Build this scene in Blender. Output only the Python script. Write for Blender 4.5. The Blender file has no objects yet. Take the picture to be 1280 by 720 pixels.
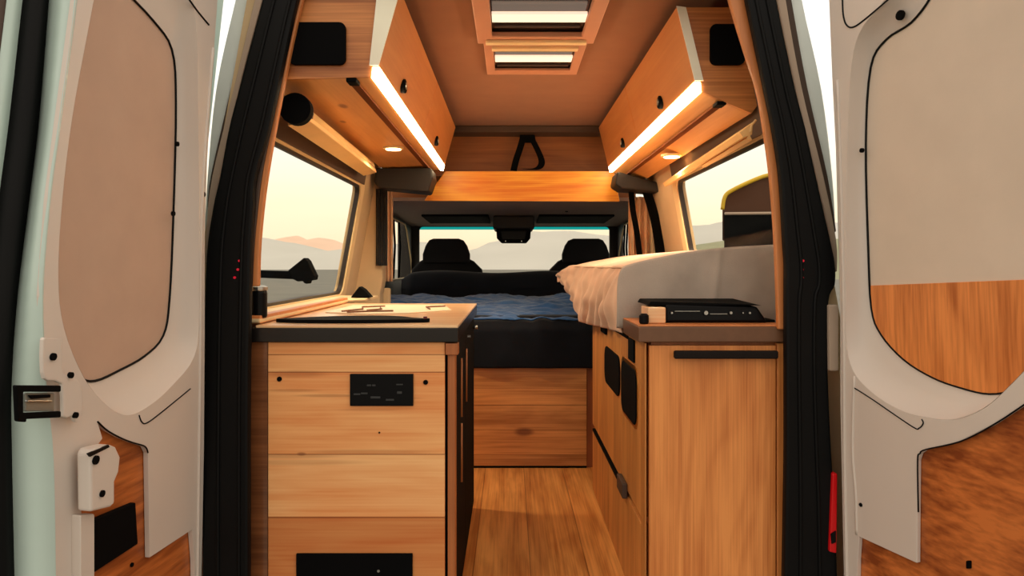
import bpy, math, random
from mathutils import Vector, noise
from mathutils.geometry import tessellate_polygon

random.seed(7)
F = 878.0; CX = 638.0; CY = 330.0; EYE = 1.07
COL = bpy.context.scene.collection

# ---------------------------------------------------------------- geometry helpers
def P(px, py, Y):
    return Vector(((px-CX)/F*Y, Y, EYE+(CY-py)/F*Y))
def X(px, Y): return (px-CX)/F*Y
def Z(py, Y): return EYE+(CY-py)/F*Y

class Plane:
    """steep plane  X = x0 + kx*(y0-Y) + lean*(z-z0); off moves it along +X*sgn (towards the aisle)"""
    def __init__(s, x0, y0, k, lean, z0, sgn):
        s.x0, s.y0, s.k, s.lean, s.z0, s.sgn = x0, y0, k, lean, z0, sgn
        n = Vector((1, k, -lean)).normalized()
        s.n = n*sgn                      # towards the aisle
        s.len = Vector((1, k, -lean)).length
    def at(s, px, py, off=0.0):
        d = Vector(((px-CX)/F, 1, (CY-py)/F))
        # X - x0 - k*(y0-Y) - lean*(z-z0) = off*sgn*len
        a = d.x + s.k*d.y - s.lean*d.z
        b = s.x0 + s.k*s.y0 + s.lean*(EYE-s.z0) + off*s.sgn*s.len
        t = b/a
        return Vector((d.x*t, d.y*t, EYE+d.z*t))
    def x(s, Y, z): return s.x0 + s.k*(s.y0-Y) + s.lean*(z-s.z0)

def catmull(pts, k=5, closed=True):
    out = []; n = len(pts)
    pts = [Vector(p) for p in pts]
    rng = range(n) if closed else range(n-1)
    for i in rng:
        if closed: p0, p1, p2, p3 = pts[i-1], pts[i], pts[(i+1) % n], pts[(i+2) % n]
        else: p0, p1, p2, p3 = pts[max(i-1, 0)], pts[i], pts[i+1], pts[min(i+2, n-1)]
        for j in range(k):
            t = j/k
            out.append(0.5*((2*p1)+(p2-p0)*t+(2*p0-5*p1+4*p2-p3)*t*t+(3*p1-p0-3*p2+p3)*t**3))
    if not closed: out.append(pts[-1])
    return out

def rrect(x0, x1, y0, y1, r, n=5):
    pts = []
    for cx, cy, a0 in ((x1-r, y1-r, 0), (x0+r, y1-r, 90), (x0+r, y0+r, 180), (x1-r, y0+r, 270)):
        for i in range(n+1):
            a = math.radians(a0+90*i/n)
            pts.append((cx+r*math.cos(a), cy+r*math.sin(a)))
    return pts

class MB:
    def __init__(s): s.v = []; s.f = []; s.mi = []; s.cm = 0
    def add(s, vs, fs):
        b = len(s.v); s.v += [Vector(v) for v in vs]
        for f in fs: s.f.append([b+i for i in f]); s.mi.append(s.cm)
        return s
    def box(s, x0, x1, y0, y1, z0, z1):
        vs = [(x, y, z) for x in (x0, x1) for y in (y0, y1) for z in (z0, z1)]
        return s.add(vs, [(0,1,3,2),(4,6,7,5),(0,4,5,1),(2,3,7,6),(0,2,6,4),(1,5,7,3)])
    def prism(s, loop, vec, holes=()):
        """loop of 3d points (+holes) extruded by vec"""
        loops = [[Vector(p) for p in loop]]+[[Vector(p) for p in h] for h in holes]
        tris = tessellate_polygon(loops)
        flat = [p for l in loops for p in l]; n = len(flat); vec = Vector(vec)
        fs = [tuple(t) for t in tris]+[tuple(reversed([i+n for i in t])) for t in tris]
        k = 0
        for l in loops:
            m = len(l)
            for i in range(m):
                a, b = k+i, k+(i+1) % m
                fs.append((a, b, b+n, a+n))
            k += m
        return s.add(flat+[p+vec for p in flat], fs)
    def loft(s, loops, closed=True, cap0=False, cap1=False):
        n = len(loops[0]); vs = [p for l in loops for p in l]; fs = []
        for a in range(len(loops)-1):
            for i in range(n if closed else n-1):
                j = (i+1) % n
                fs.append((a*n+i, a*n+j, (a+1)*n+j, (a+1)*n+i))
        if cap0: fs.append(tuple(range(n)))
        if cap1: fs.append(tuple((len(loops)-1)*n+i for i in reversed(range(n))))
        return s.add(vs, fs)
    def tube(s, pts, r, n=8, closed=False):
        pts = [Vector(p) for p in pts]; loops = []; m = len(pts); up = None
        for i, p in enumerate(pts):
            if closed: t = pts[(i+1) % m]-pts[i-1]
            else: t = pts[min(i+1, m-1)]-pts[max(i-1, 0)]
            t.normalize()
            if up is None:
                up = Vector((0, 0, 1)) if abs(t.z) < .9 else Vector((1, 0, 0))
            a = t.cross(up).normalized(); b = a.cross(t).normalized(); up = b
            rr = r[i] if isinstance(r, (list, tuple)) else r
            loops.append([p+a*math.cos(2*math.pi*k/n)*rr+b*math.sin(2*math.pi*k/n)*rr for k in range(n)])
        if closed: loops.append(loops[0]); return s.loft(loops)
        return s.loft(loops, True, True, True)
    def cyl(s, c, ax, r, h, n=20, r2=None):
        c = Vector(c); ax = Vector(ax).normalized()
        return s.tube([c, c+ax*h], [r, r2 if r2 else r], n)
    def sheet(s, fn, nu, nv):
        vs = [fn(i/nu, j/nv) for i in range(nu+1) for j in range(nv+1)]
        fs = [(i*(nv+1)+j, (i+1)*(nv+1)+j, (i+1)*(nv+1)+j+1, i*(nv+1)+j+1) for i in range(nu) for j in range(nv)]
        return s.add(vs, fs)
    def obj(s, name, mat, parent=None, bevel=0, smooth=False, solid=0, seg=2, subd=0):
        lo = Vector([min(v[i] for v in s.v) for i in range(3)]); hi = Vector([max(v[i] for v in s.v) for i in range(3)])
        c = (lo+hi)/2; c.z = lo.z
        me = bpy.data.meshes.new(name)
        me.from_pydata([v-c for v in s.v], [], s.f)
        for m in (mat if isinstance(mat, (list, tuple)) else [mat]): me.materials.append(m)
        for p, i in zip(me.polygons, s.mi): p.material_index = i; p.use_smooth = smooth
        import bmesh
        bm = bmesh.new(); bm.from_mesh(me); bmesh.ops.recalc_face_normals(bm, faces=bm.faces); bm.to_mesh(me); bm.free()
        o = bpy.data.objects.new(name, me); COL.objects.link(o)
        if parent is not None:
            o.parent = parent; o.location = c-WORLD[parent.name]
        else: o.location = c
        WORLD[o.name] = c
        if solid:
            m = o.modifiers.new('s', 'SOLIDIFY'); m.thickness = solid; m.offset = 0
        if bevel:
            m = o.modifiers.new('b', 'BEVEL'); m.width = bevel; m.segments = seg; m.limit_method = 'ANGLE'; m.angle_limit = math.radians(40)
        if subd:
            m = o.modifiers.new('d', 'SUBSURF'); m.levels = subd; m.render_levels = subd
        return o
WORLD = {}
def empty(name, loc):
    o = bpy.data.objects.new(name, None); COL.objects.link(o); o.location = loc; o.empty_display_size = .05
    WORLD[o.name] = Vector(loc); return o
def tag(o, label=None, cat=None, group=None, kind=None):
    if label: o['label'] = label
    if cat: o['category'] = cat
    if group: o['group'] = group
    if kind: o['kind'] = kind
    return o
def thing(name, label, cat, loc, group=None): return tag(empty(name, loc), label, cat, group)
def struct(o, label=None): return tag(o, label, None, None, 'structure')
def box(*a): return MB().box(*a)

# ---------------------------------------------------------------- materials
def lin(c):
    return tuple(((x/255)/12.92 if x/255 <= .04045 else ((x/255+.055)/1.055)**2.4) for x in c)+(1,)
def base(name):
    m = bpy.data.materials.new(name); m.use_nodes = True
    nt = m.node_tree; b = nt.nodes['Principled BSDF']; return m, nt, b
def N(nt, t, **kw):
    n = nt.nodes.new(t)
    for k, v in kw.items(): setattr(n, k, v)
    return n
def plain(name, c, rough=.6, metal=0, var=.06, vscale=6, bump=0, bscale=200, spec=.5, emit=None, es=0, coat=0):
    m, nt, b = base(name)
    geo = N(nt, 'ShaderNodeNewGeometry'); no = N(nt, 'ShaderNodeTexNoise'); no.inputs['Scale'].default_value = vscale; no.inputs['Detail'].default_value = 4
    nt.links.new(geo.outputs['Position'], no.inputs['Vector'])
    r = N(nt, 'ShaderNodeValToRGB'); L = lin(c)
    r.color_ramp.elements[0].position = .3; r.color_ramp.elements[1].position = .7
    r.color_ramp.elements[0].color = tuple(x*(1-var) for x in L[:3])+(1,); r.color_ramp.elements[1].color = tuple(min(1, x*(1+var)) for x in L[:3])+(1,)
    nt.links.new(no.outputs['Fac'], r.inputs['Fac']); nt.links.new(r.outputs['Color'], b.inputs['Base Color'])
    b.inputs['Roughness'].default_value = rough; b.inputs['Metallic'].default_value = metal
    b.inputs['Specular IOR Level'].default_value = spec
    b.inputs['Coat Weight'].default_value = coat
    if emit:
        b.inputs['Emission Color'].default_value = lin(emit); b.inputs['Emission Strength'].default_value = es
    if bump:
        n2 = N(nt, 'ShaderNodeTexNoise'); n2.inputs['Scale'].default_value = bscale; n2.inputs['Detail'].default_value = 3
        bp = N(nt, 'ShaderNodeBump'); bp.inputs['Strength'].default_value = bump; bp.inputs['Distance'].default_value = .002
        nt.links.new(geo.outputs['Position'], n2.inputs['Vector']); nt.links.new(n2.outputs['Fac'], bp.inputs['Height']); nt.links.new(bp.outputs['Normal'], b.inputs['Normal'])
    return m
def T3(t): return tuple(t)+(1,) if isinstance(t, tuple) else (t, t, t, 1)
def wood(name, light, dark, grain='x', stack=None, boards=None, tones=None, rough=.42, contrast=1.0, knots=(), fine=1.0, coat=0.0, off=(0,0,0), al=1.0):
    """grain: axis the grain runs along. stack: axis across boards; boards: list of edges; tones: factor per board (len+1)"""
    m, nt, b = base(name); L = nt.links.new
    geo = N(nt, 'ShaderNodeNewGeometry'); pos = geo.outputs['Position']
    sep = N(nt, 'ShaderNodeSeparateXYZ'); L(pos, sep.inputs[0])
    tone = None; vec = pos
    if boards:
        mr = N(nt, 'ShaderNodeMapRange'); ax = 'XYZ'.index(stack.upper())
        lo, hi = boards[0]-.5, boards[-1]+.5
        mr.inputs['From Min'].default_value = lo; mr.inputs['From Max'].default_value = hi
        L(sep.outputs[ax], mr.inputs['Value'])
        rp = N(nt, 'ShaderNodeValToRGB'); cr = rp.color_ramp; cr.interpolation = 'CONSTANT'
        cr.elements[0].position = 0; cr.elements[0].color = T3(tones[0])
        cr.elements[1].position = (boards[0]-lo)/(hi-lo); cr.elements[1].color = T3(tones[1])
        for i, e in enumerate(boards[1:]):
            q = cr.elements.new((e-lo)/(hi-lo)); q.color = T3(tones[i+2])
        L(mr.outputs[0], rp.inputs['Fac']); tone = rp.outputs['Color']
        sc = N(nt, 'ShaderNodeVectorMath', operation='SCALE'); sc.inputs['Scale'].default_value = 9.0; L(tone, sc.inputs[0])
        ad = N(nt, 'ShaderNodeVectorMath', operation='ADD'); L(pos, ad.inputs[0]); L(sc.outputs[0], ad.inputs[1]); vec = ad.outputs[0]
    def mapped(a, c):
        mp = N(nt, 'ShaderNodeMapping'); s = [c, c, c]; s['xyz'.index(grain)] = a*al
        mp.inputs['Scale'].default_value = s; mp.inputs['Location'].default_value = off; L(vec, mp.inputs['Vector']); return mp.outputs[0]
    n1 = N(nt, 'ShaderNodeTexNoise'); n1.inputs['Scale'].default_value = 1; n1.inputs['Detail'].default_value = 5; n1.inputs['Distortion'].default_value = .4
    L(mapped(1.6, 15), n1.inputs['Vector'])
    n2 = N(nt, 'ShaderNodeTexNoise'); n2.inputs['Scale'].default_value = 1; n2.inputs['Detail'].default_value = 3
    L(mapped(2.5, 140*fine), n2.inputs['Vector'])
    n3 = N(nt, 'ShaderNodeTexNoise'); n3.inputs['Scale'].default_value = 1; n3.inputs['Detail'].default_value = 2; n3.inputs['Distortion'].default_value = 1.2
    L(mapped(1.0, 5), n3.inputs['Vector'])
    w = N(nt, 'ShaderNodeMath', operation='MULTIPLY'); w.inputs[1].default_value = 26; L(n3.outputs['Fac'], w.inputs[0])
    sn = N(nt, 'ShaderNodeMath', operation='SINE'); L(w.outputs[0], sn.inputs[0])
    def mad(a, k, c):
        q = N(nt, 'ShaderNodeMath', operation='MULTIPLY_ADD'); L(a, q.inputs[0]); q.inputs[1].default_value = k
        if isinstance(c, (int, float)): q.inputs[2].default_value = c
        else: L(c, q.inputs[2])
        return q.outputs[0]
    v = mad(n1.outputs['Fac'], 1.5*contrast, .5-.75*contrast)
    v = mad(n2.outputs['Fac'], .95*contrast, v); v = mad(sn.outputs[0], .09*contrast, v); 
    v = mad(v, 1.0, -.475*contrast)
    rp = N(nt, 'ShaderNodeValToRGB'); rp.color_ramp.elements[0].position = .1; rp.color_ramp.elements[1].position = .8
    rp.color_ramp.elements[0].color = lin(dark); rp.color_ramp.elements[1].color = lin(light)
    L(v, rp.inputs['Fac']); colr = rp.outputs['Color']
    if tone:
        mx = N(nt, 'ShaderNodeMix', data_type='RGBA', blend_type='MULTIPLY'); mx.inputs[0].default_value = 1
        L(colr, mx.inputs[6]); L(tone, mx.inputs[7]); colr = mx.outputs[2]
    if tone:
        # thin joints between boards
        for e in boards:
            ab = N(nt, 'ShaderNodeMath', operation='SUBTRACT'); L(sep.outputs['XYZ'.index(stack.upper())], ab.inputs[0]); ab.inputs[1].default_value = e
            a2 = N(nt, 'ShaderNodeMath', operation='ABSOLUTE'); L(ab.outputs[0], a2.inputs[0])
            a3 = N(nt, 'ShaderNodeMath', operation='LESS_THAN'); L(a2.outputs[0], a3.inputs[0]); a3.inputs[1].default_value = .0014
            mx = N(nt, 'ShaderNodeMix', data_type='RGBA', blend_type='MULTIPLY'); L(a3.outputs[0], mx.inputs[0])
            L(colr, mx.inputs[6]); mx.inputs[7].default_value = (.45, .36, .28, 1); colr = mx.outputs[2]
    for kn_ in knots:
        kx, ky, kz, rad = kn_[:4]; kst = kn_[4] if len(kn_) > 4 else .45; kd = kn_[5] if len(kn_) > 5 else .85
        sb = N(nt, 'ShaderNodeVectorMath', operation='SUBTRACT'); L(pos, sb.inputs[0]); sb.inputs[1].default_value = (kx, ky, kz)
        ml = N(nt, 'ShaderNodeVectorMath', operation='MULTIPLY'); L(sb.outputs[0], ml.inputs[0]); s = [1, 1, 1]; s['xyz'.index(grain)] = kst; ml.inputs[1].default_value = s
        ln = N(nt, 'ShaderNodeVectorMath', operation='LENGTH'); L(ml.outputs[0], ln.inputs[0])
        q = N(nt, 'ShaderNodeMapRange'); q.interpolation_type = 'SMOOTHSTEP'; q.inputs['From Min'].default_value = rad*.35; q.inputs['From Max'].default_value = rad; q.inputs['To Min'].default_value = kd; q.inputs['To Max'].default_value = 0
        L(ln.outputs['Value'], q.inputs['Value'])
        mx = N(nt, 'ShaderNodeMix', data_type='RGBA', blend_type='MULTIPLY'); L(q.outputs[0], mx.inputs[0]); L(colr, mx.inputs[6]); mx.inputs[7].default_value = (.32, .2, .13, 1); colr = mx.outputs[2]
    L(colr, b.inputs['Base Color'])
    b.inputs['Roughness'].default_value = rough; b.inputs['Coat Weight'].default_value = coat; b.inputs['Coat Roughness'].default_value = .15
    bp = N(nt, 'ShaderNodeBump'); bp.inputs['Strength'].default_value = .12; bp.inputs['Distance'].default_value = .001; L(v, bp.inputs['Height']); L(bp.outputs['Normal'], b.inputs['Normal'])
    return m
def fabric(name, c, scale=420, rough=.95, var=.12, bump=.35, sheen=.2):
    m = plain(name, c, rough, 0, var, 9, bump, scale, .2)
    m.node_tree.nodes['Principled BSDF'].inputs['Sheen Weight'].default_value = sheen
    return m
def glass(name, tint=(252, 252, 249), refl=.008):
    m = bpy.data.materials.new(name); m.use_nodes = True; nt = m.node_tree; nt.nodes.clear()
    o = N(nt, 'ShaderNodeOutputMaterial'); t = N(nt, 'ShaderNodeBsdfTransparent'); g = N(nt, 'ShaderNodeBsdfGlossy'); mx = N(nt, 'ShaderNodeMixShader')
    t.inputs[0].default_value = lin(tint); g.inputs['Roughness'].default_value = .03
    mx.inputs[0].default_value = refl
    nt.links.new(t.outputs[0], mx.inputs[1]); nt.links.new(g.outputs[0], mx.inputs[2]); nt.links.new(mx.outputs[0], o.inputs[0])
    return m
def glow(name, c, s):
    m = plain(name, c, .5, emit=c, es=s, var=0); return m

M = {}
M['floor'] = wood('floor_oak', (250, 182, 102), (190, 114, 50), 'y', 'x', [-.33, -.13, .07, .27, .47], [1, .9, 1, .92, 1.0, .9], rough=.35, contrast=1.1)
M['pine'] = wood('pine_panel', (255, 196, 132), (234, 142, 74), 'x', 'z', [.348, .528, .762, .812], [(.70, .52, .38), (1, 1, 1), (.99, .93, .86), (1.0, .98, .95), (.97, .9, .82)], rough=.45, contrast=.75, knots=[(-.595, 2.0, .529, .007, .4, .6), (-.62, 2.0, .523, .009, .05, .3), (-.40, 2.0, .535, .010, .04, .3), (-.60, 2.0, .505, .012, .05, .22), (-.61, 2.0, .757, .014, .12, .35), (-.62, 2.0, .71, .006, .06, .3), (-.52, 2.0, .695, .006, .05, .4), (-.33, 2.0, .688, .005, .05, .25), (-.40, 2.0, .655, .005, .04, .2)])
M['base_panel'] = wood('bed_base_boards', (226, 158, 90), (172, 106, 50), 'x', 'z', [.07, .20, .33, .42], [.85, 1, .92, 1.05, .9], knots=[(.071, 3.68, .19, .03)])
M['oakv'] = wood('oak_vertical', (242, 158, 86), (196, 112, 52), 'z', rough=.42, fine=1.5, contrast=1.1)
M['oakside'] = wood('oak_side', (226, 152, 80), (178, 108, 50), 'z', rough=.5, contrast=.8)
M['post'] = wood('corner_post_wood', (190, 112, 60), (140, 76, 36), 'z', contrast=.7)
M['stile'] = wood('glossy_brown_wood', (136, 82, 48), (92, 54, 32), 'x', rough=.18, contrast=.8, coat=.6)
M['overhead_end'] = wood('overhead_end_wood', (220, 142, 76), (158, 88, 38), 'x', rough=.45, contrast=1.1)
M['overhead_face'] = wood('overhead_face_wood', (222, 150, 84), (198, 122, 60), 'y', rough=.45, contrast=.5)
M['overhead_under'] = wood('overhead_underside_wood', (232, 168, 96), (204, 134, 66), 'y', rough=.45, contrast=.6, knots=[(-.56, 2.35, 1.6, .02), (-.62, 2.6, 1.6, .015)])
M['beam'] = wood('shelf_beam_wood', (255, 184, 62), (232, 124, 24), 'x', rough=.4, contrast=1.2)
M['bulk'] = wood('bulkhead_wood', (170, 104, 52), (120, 66, 28), 'x', contrast=.6)
M['trimwood'] = wood('jamb_trim_wood', (222, 142, 82), (184, 106, 54), 'z', contrast=.6)
M['top_left'] = wood('worktop_wood', (255, 214, 164), (236, 166, 108), 'x', rough=.3, contrast=.8, coat=.4)
M['worktop_brown'] = plain('brown_worktop', (112, 76, 52), .35, var=.1, vscale=30)
M['door_wood'] = wood('door_insert_wood', (214, 122, 58), (136, 64, 24), 'y', rough=.4, contrast=1.2, fine=.7, al=.35)
M['door_wood_v'] = wood('door_insert_wood_vertical', (240, 150, 80), (182, 98, 42), 'z', rough=.4, contrast=1.2, fine=.9)
M['black'] = plain('black_plastic', (7, 7, 8), .8, var=.1, spec=.08)
M['rubber'] = plain('black_rubber', (7, 7, 8), .55, var=.15, spec=.18)
M['gloss_black'] = plain('gloss_black', (7, 7, 9), .4, var=.1, spec=.15)
M['pillar'] = plain('lightened_pillar_paint', (236, 242, 238), .4)  # pillar paint whitened to make up for shade cast by the doors
M['edge'] = plain('black_worktop_edge', (24, 19, 17), .25, var=.1)
M['white'] = plain('white_painted_liner', (216, 204, 194), .5, var=.02, vscale=2)
M['paint'] = plain('pale_green_paint', (196, 216, 208), .35, var=.03, coat=.3)
M['fabric_left'] = fabric('beige_door_panel', (196, 166, 146), 300, .9, .04, .08, .05)
M['fabric_right'] = fabric('light_door_panel', (218, 200, 182), 300, .9, .03, .08, .05)
M['tan'] = plain('tan_edge_trim', (190, 166, 146), .6)
M['brown_dark'] = plain('dark_brown_trim', (74, 54, 42), .6)
M['steel'] = plain('steel', (190, 190, 186), .3, 1, var=.05)
M['grey_metal'] = plain('grey_metal', (150, 156, 150), .35, .6)
M['ceiling'] = fabric('brown_ceiling_lining', (140, 90, 58), 350, .95, .05, .2, .1)
M['wall'] = fabric('cream_wall_lining', (214, 186, 146), 300, .9, .04, .1, .05)
M['taupe'] = plain('taupe_window_trim', (92, 72, 58), .7)
M['cream'] = plain('cream_window_frame', (232, 204, 156), .5)
M['frame_dark'] = plain('dark_window_seal', (40, 32, 27), .5)
M['curtain'] = fabric('beige_curtain', (236, 188, 144), 500)
M['box_grey'] = plain('charcoal_box', (36, 32, 31), .6)
M['dark_curtain'] = fabric('dark_curtain', (32, 28, 27), 500)
M['headliner'] = plain('cab_headliner', (160, 140, 130), .8)
M['seat'] = fabric('black_seat_fabric', (22, 22, 25), 400, sheen=.05)
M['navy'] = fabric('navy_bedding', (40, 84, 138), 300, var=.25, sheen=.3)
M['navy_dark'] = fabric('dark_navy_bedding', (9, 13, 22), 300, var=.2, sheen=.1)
M['sheet'] = fabric('peach_bed_sheet', (230, 188, 158), 350, sheen=.2)
M['greycover'] = fabric('grey_mattress_cover', (184, 168, 154), 260, var=.1, bump=.5)
M['led'] = glow('led_strip_light', (255, 226, 178), 17.0)
M['puck'] = glow('puck_light', (255, 214, 150), 12.0)
M['vent_bar'] = glow('vent_bar_glow', (255, 226, 200), .8)  # emission stands in for light reflected by the pale vent bars
M['vent_frame'] = plain('vent_frame_plastic', (196, 138, 108), .5)
M['vent_glass'] = plain('dark_vent_glass', (46, 32, 28), .15)
M['roller'] = plain('cream_roller_blind', (244, 200, 132), .6)
M['brass'] = plain('brass', (196, 150, 80), .3, 1)
M['rail'] = plain('brown_rail', (112, 62, 30), .8, spec=.1)
M['glass'] = glass('window_glass')
M['teal'] = glass('teal_shade_band', (80, 200, 210))
M['red'] = plain('red_tail_light', (190, 20, 24), .25, emit=(200, 10, 14), es=.12)
M['redmark'] = plain('red_marking', (200, 20, 50), .4, emit=(220, 10, 40), es=.3)
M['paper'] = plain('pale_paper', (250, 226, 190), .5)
M['ink'] = plain('brown_ink', (130, 84, 56), .7)
M['yellow'] = plain('yellow_trim', (226, 184, 40), .5)
M['tent_brown'] = plain('brown_canopy', (84, 48, 24), .8)
M['ground'] = plain('grey_shore_ground', (120, 118, 108), .95, var=.1, vscale=.2)
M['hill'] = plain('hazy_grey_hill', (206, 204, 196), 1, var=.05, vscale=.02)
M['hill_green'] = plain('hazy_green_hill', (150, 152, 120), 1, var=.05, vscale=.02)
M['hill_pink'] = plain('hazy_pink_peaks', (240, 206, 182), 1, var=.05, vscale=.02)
M['knit'] = plain('dark_textured_metal', (26, 19, 16), .7, spec=.2, bump=.8, bscale=300)

# ---------------------------------------------------------------- setting: shell of the van
WL = Plane(-.877, 0, 0, .18, .9, 1)       # left wall, leaning inwards upwards
WR = Plane(.903, 0, 0, -.18, .9, -1)
HC = 1.9
struct(box(-1.02, 1.05, 1.93, 3.70, -.03, 0).obj('floor', M['floor']))
struct(box(-1.0, 1.0, 3.70, 6.4, -.03, 0).obj('cab_floor', M['box_grey']))
def wall(name, PL, y0, y1, hole, mat):
    def q(Y, z): return Vector((PL.x(Y, z), Y, z))
    hy0, hy1, hz0, hz1 = hole
    h = [q(a, b) for a, b in rrect(hy0, hy1, hz0, hz1, .05)]
    return struct(MB().prism([q(y0, 0), q(y1, 0), q(y1, HC), q(y0, HC)], -PL.n*.03, [h]).obj(name, mat))
LW = (2.05, 3.60, .915, 1.475); RW = (1.98+.1, 3.36, 1.10, 1.47)
wall('wall_left', WL, 1.98, 4.05, LW, M['wall'])
wall('wall_right', WR, 1.98, 4.05, RW, M['wall'])
# ceiling with an opening for the roof vent
VX0, VX1, VY0, VY1 = -.10, .285, 1.99, 3.03
cm = MB()
cm.prism([(-.74, 1.93, HC), (.76, 1.93, HC), (.76, 4.4, HC), (-.74, 4.4, HC)], (0, 0, .03),
         [[(VX0+.02, VY0+.02, HC), (VX1-.02, VY0+.02, HC), (VX1-.02, VY1-.02, HC), (VX0+.02, VY1-.02, HC)]])
struct(cm.obj('ceiling', M['ceiling']))

def side_window(name, PL, hole, w, band_mat):
    y0, y1, z0, z1 = hole
    def q(Y, z, o=0): return Vector((PL.x(Y, z), Y, z))+PL.n*o
    root = struct(empty(name, q((y0+y1)/2, z0)))
    outer = [q(a, b, .001) for a, b in rrect(y0-w, y1+w, z0-w*.3, z1+.02, .05)]
    inner = [q(a, b, .001) for a, b in rrect(y0+.004, y1-.004, z0+.004, z1-.004, .05)]
    MB().prism(outer, PL.n*.014, [inner]).obj('window_frame', M['cream'], root)
    o2 = [q(a, b, -.012) for a, b in rrect(y0+.002, y1-.002, z0+.002, z1-.002, .05)]
    i2 = [q(a, b, -.012) for a, b in rrect(y0+.018, y1-.018, z0+.016, z1-.016, .04)]
    MB().prism(o2, PL.n*.02, [i2]).obj('window_seal', M['frame_dark'], root)
    gl = [q(a, b, -.014) for a, b in rrect(y0+.01, y1-.01, z0+.01, z1-.01, .05)]
    MB().prism(gl, -PL.n*.004).obj('pane', M['glass'], root)
    tp = [q(y0-w, z1+.006, .016), q(y1+w*.2, z1+.006, .016), q(y1+w*.2, z1+.15, .016), q(y0-w, z1+.15, .016)]
    MB().prism(tp, PL.n*.006).obj('top_trim', M['taupe'], root)
    return root
wl = side_window('window_1', WL, LW, .07, M['taupe'])
wr = side_window('window_2', WR, RW, .07, M['taupe'])

# ledge below the left window
m = MB().prism([(-.72, 2.02, .9), (-.72, 3.12, .9), (-.66, 3.2, .9), (-.66, 3.5, .9), (-.86, 3.55, .9), (-.86, 2.02, .9)], (0, 0, .012))
struct(m.obj('trim_1', M['cream'], bevel=.004))
m = MB().prism([(-.722, 2.03, .897), (-.722, 3.12, .897), (-.755, 3.12, .897), (-.755, 2.03, .897)], (0, 0, .024))
struct(m.obj('trim_2', M['trimwood'], bevel=.003))

# ---------------------------------------------------------------- rear opening: stacked jamb strips
def strip(rows, Y, th, mat, name, bevel=.004, parent=None):
    rows = sorted(rows)
    a = catmull([P(r[1], r[0], Y) for r in rows], 4, False); b = catmull([P(r[2], r[0], Y) for r in rows], 4, False)
    n = len(a); mb = MB()
    d = Vector((0, th, 0))
    loops = [[a[i], b[i], b[i]+d, a[i]+d] for i in range(n)]
    mb.loft(loops, True, True, True)
    return mb.obj(name, mat, parent, bevel=bevel)
struct(strip([(-90, 316, 334), (0, 294, 313), (110, 270, 289), (220, 259, 265), (300, 255, 259), (330, 253, 256)], 2.00, .3, M['pillar'], 'trim_3'))
struct(strip([(-90, 334, 341), (0, 312, 319), (110, 288, 293), (220, 263, 268), (260, 259, 262)], 1.985, .2, M['brown_dark'], 'trim_4'))
struct(strip([(-90, 341, 352), (0, 318, 328), (110, 292, 299), (220, 265, 275), (280, 258, 264), (330, 256, 258)], 1.97, .02, M['tan'], 'trim_5', .004))
seal_l = [(-90, 352, 398), (0, 327, 371), (110, 298, 347), (160, 285, 336), (220, 274, 319), (260, 265, 316), (320, 257, 313), (420, 254, 311), (520, 253, 310), (640, 252, 310), (790, 252, 310)]
sl = struct(strip(seal_l, 1.94, .03, M['rubber'], 'trim_6', .008))
struct(strip([(120, 344, 347), (160, 334, 339), (220, 317, 327), (300, 311, 318), (356, 310, 315)], 1.965, .02, M['brown_dark'], 'trim_7', .003))
struct(strip([(-90, 396, 408), (0, 370, 378), (110, 346, 354), (220, 326, 334), (300, 317, 325), (358, 313, 323)], 1.972, .02, M['trimwood'], 'trim_8', .004))
struct(strip([(-90, 974, 990), (0, 986, 1003), (110, 1007, 1027), (220, 1032, 1041), (290, 1041, 1045)], 2.00, .3, M['pillar'], 'trim_9'))
struct(strip([(-90, 970, 975), (0, 981, 990), (110, 1001, 1010), (220, 1027, 1035), (290, 1041, 1046)], 1.985, .2, M['brown_dark'], 'trim_10'))
struct(strip([(-90, 956, 971), (0, 971, 983), (110, 994, 1003), (220, 1020, 1030), (300, 1038, 1046), (340, 1043, 1047)], 1.97, .02, M['tan'], 'trim_11', .006))
seal_r = [(-90, 916, 958), (0, 934, 972), (110, 957, 995), (160, 967, 1008), (220, 976, 1021), (300, 981, 1039), (330, 983, 1045), (356, 983, 1045), (378, 983, 1037), (460, 983, 1036), (560, 983, 1040), (640, 982, 1045), (790, 979, 1050)]
struct(strip(seal_r, 1.94, .03, M['rubber'], 'trim_12', .008))
struct(strip([(-90, 888, 917), (0, 912, 936), (60, 930, 948), (110, 946, 959), (160, 955, 968), (220, 963, 977), (300, 969, 982), (412, 973, 984)], 1.972, .02, M['trimwood'], 'trim_13', .004))
# soft ridges along the rubber seals
for rows, f, k in ((seal_l, .35, 14), (seal_l, .8, 15), (seal_r, .3, 16), (seal_r, .66, 17)):
    pts = catmull([P(r[1]*(1-f)+r[2]*f, r[0], 1.939) for r in rows], 4, False)
    struct(MB().tube(pts, .005, 8).obj('trim_%d' % k, M['rubber'], smooth=True))
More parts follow.
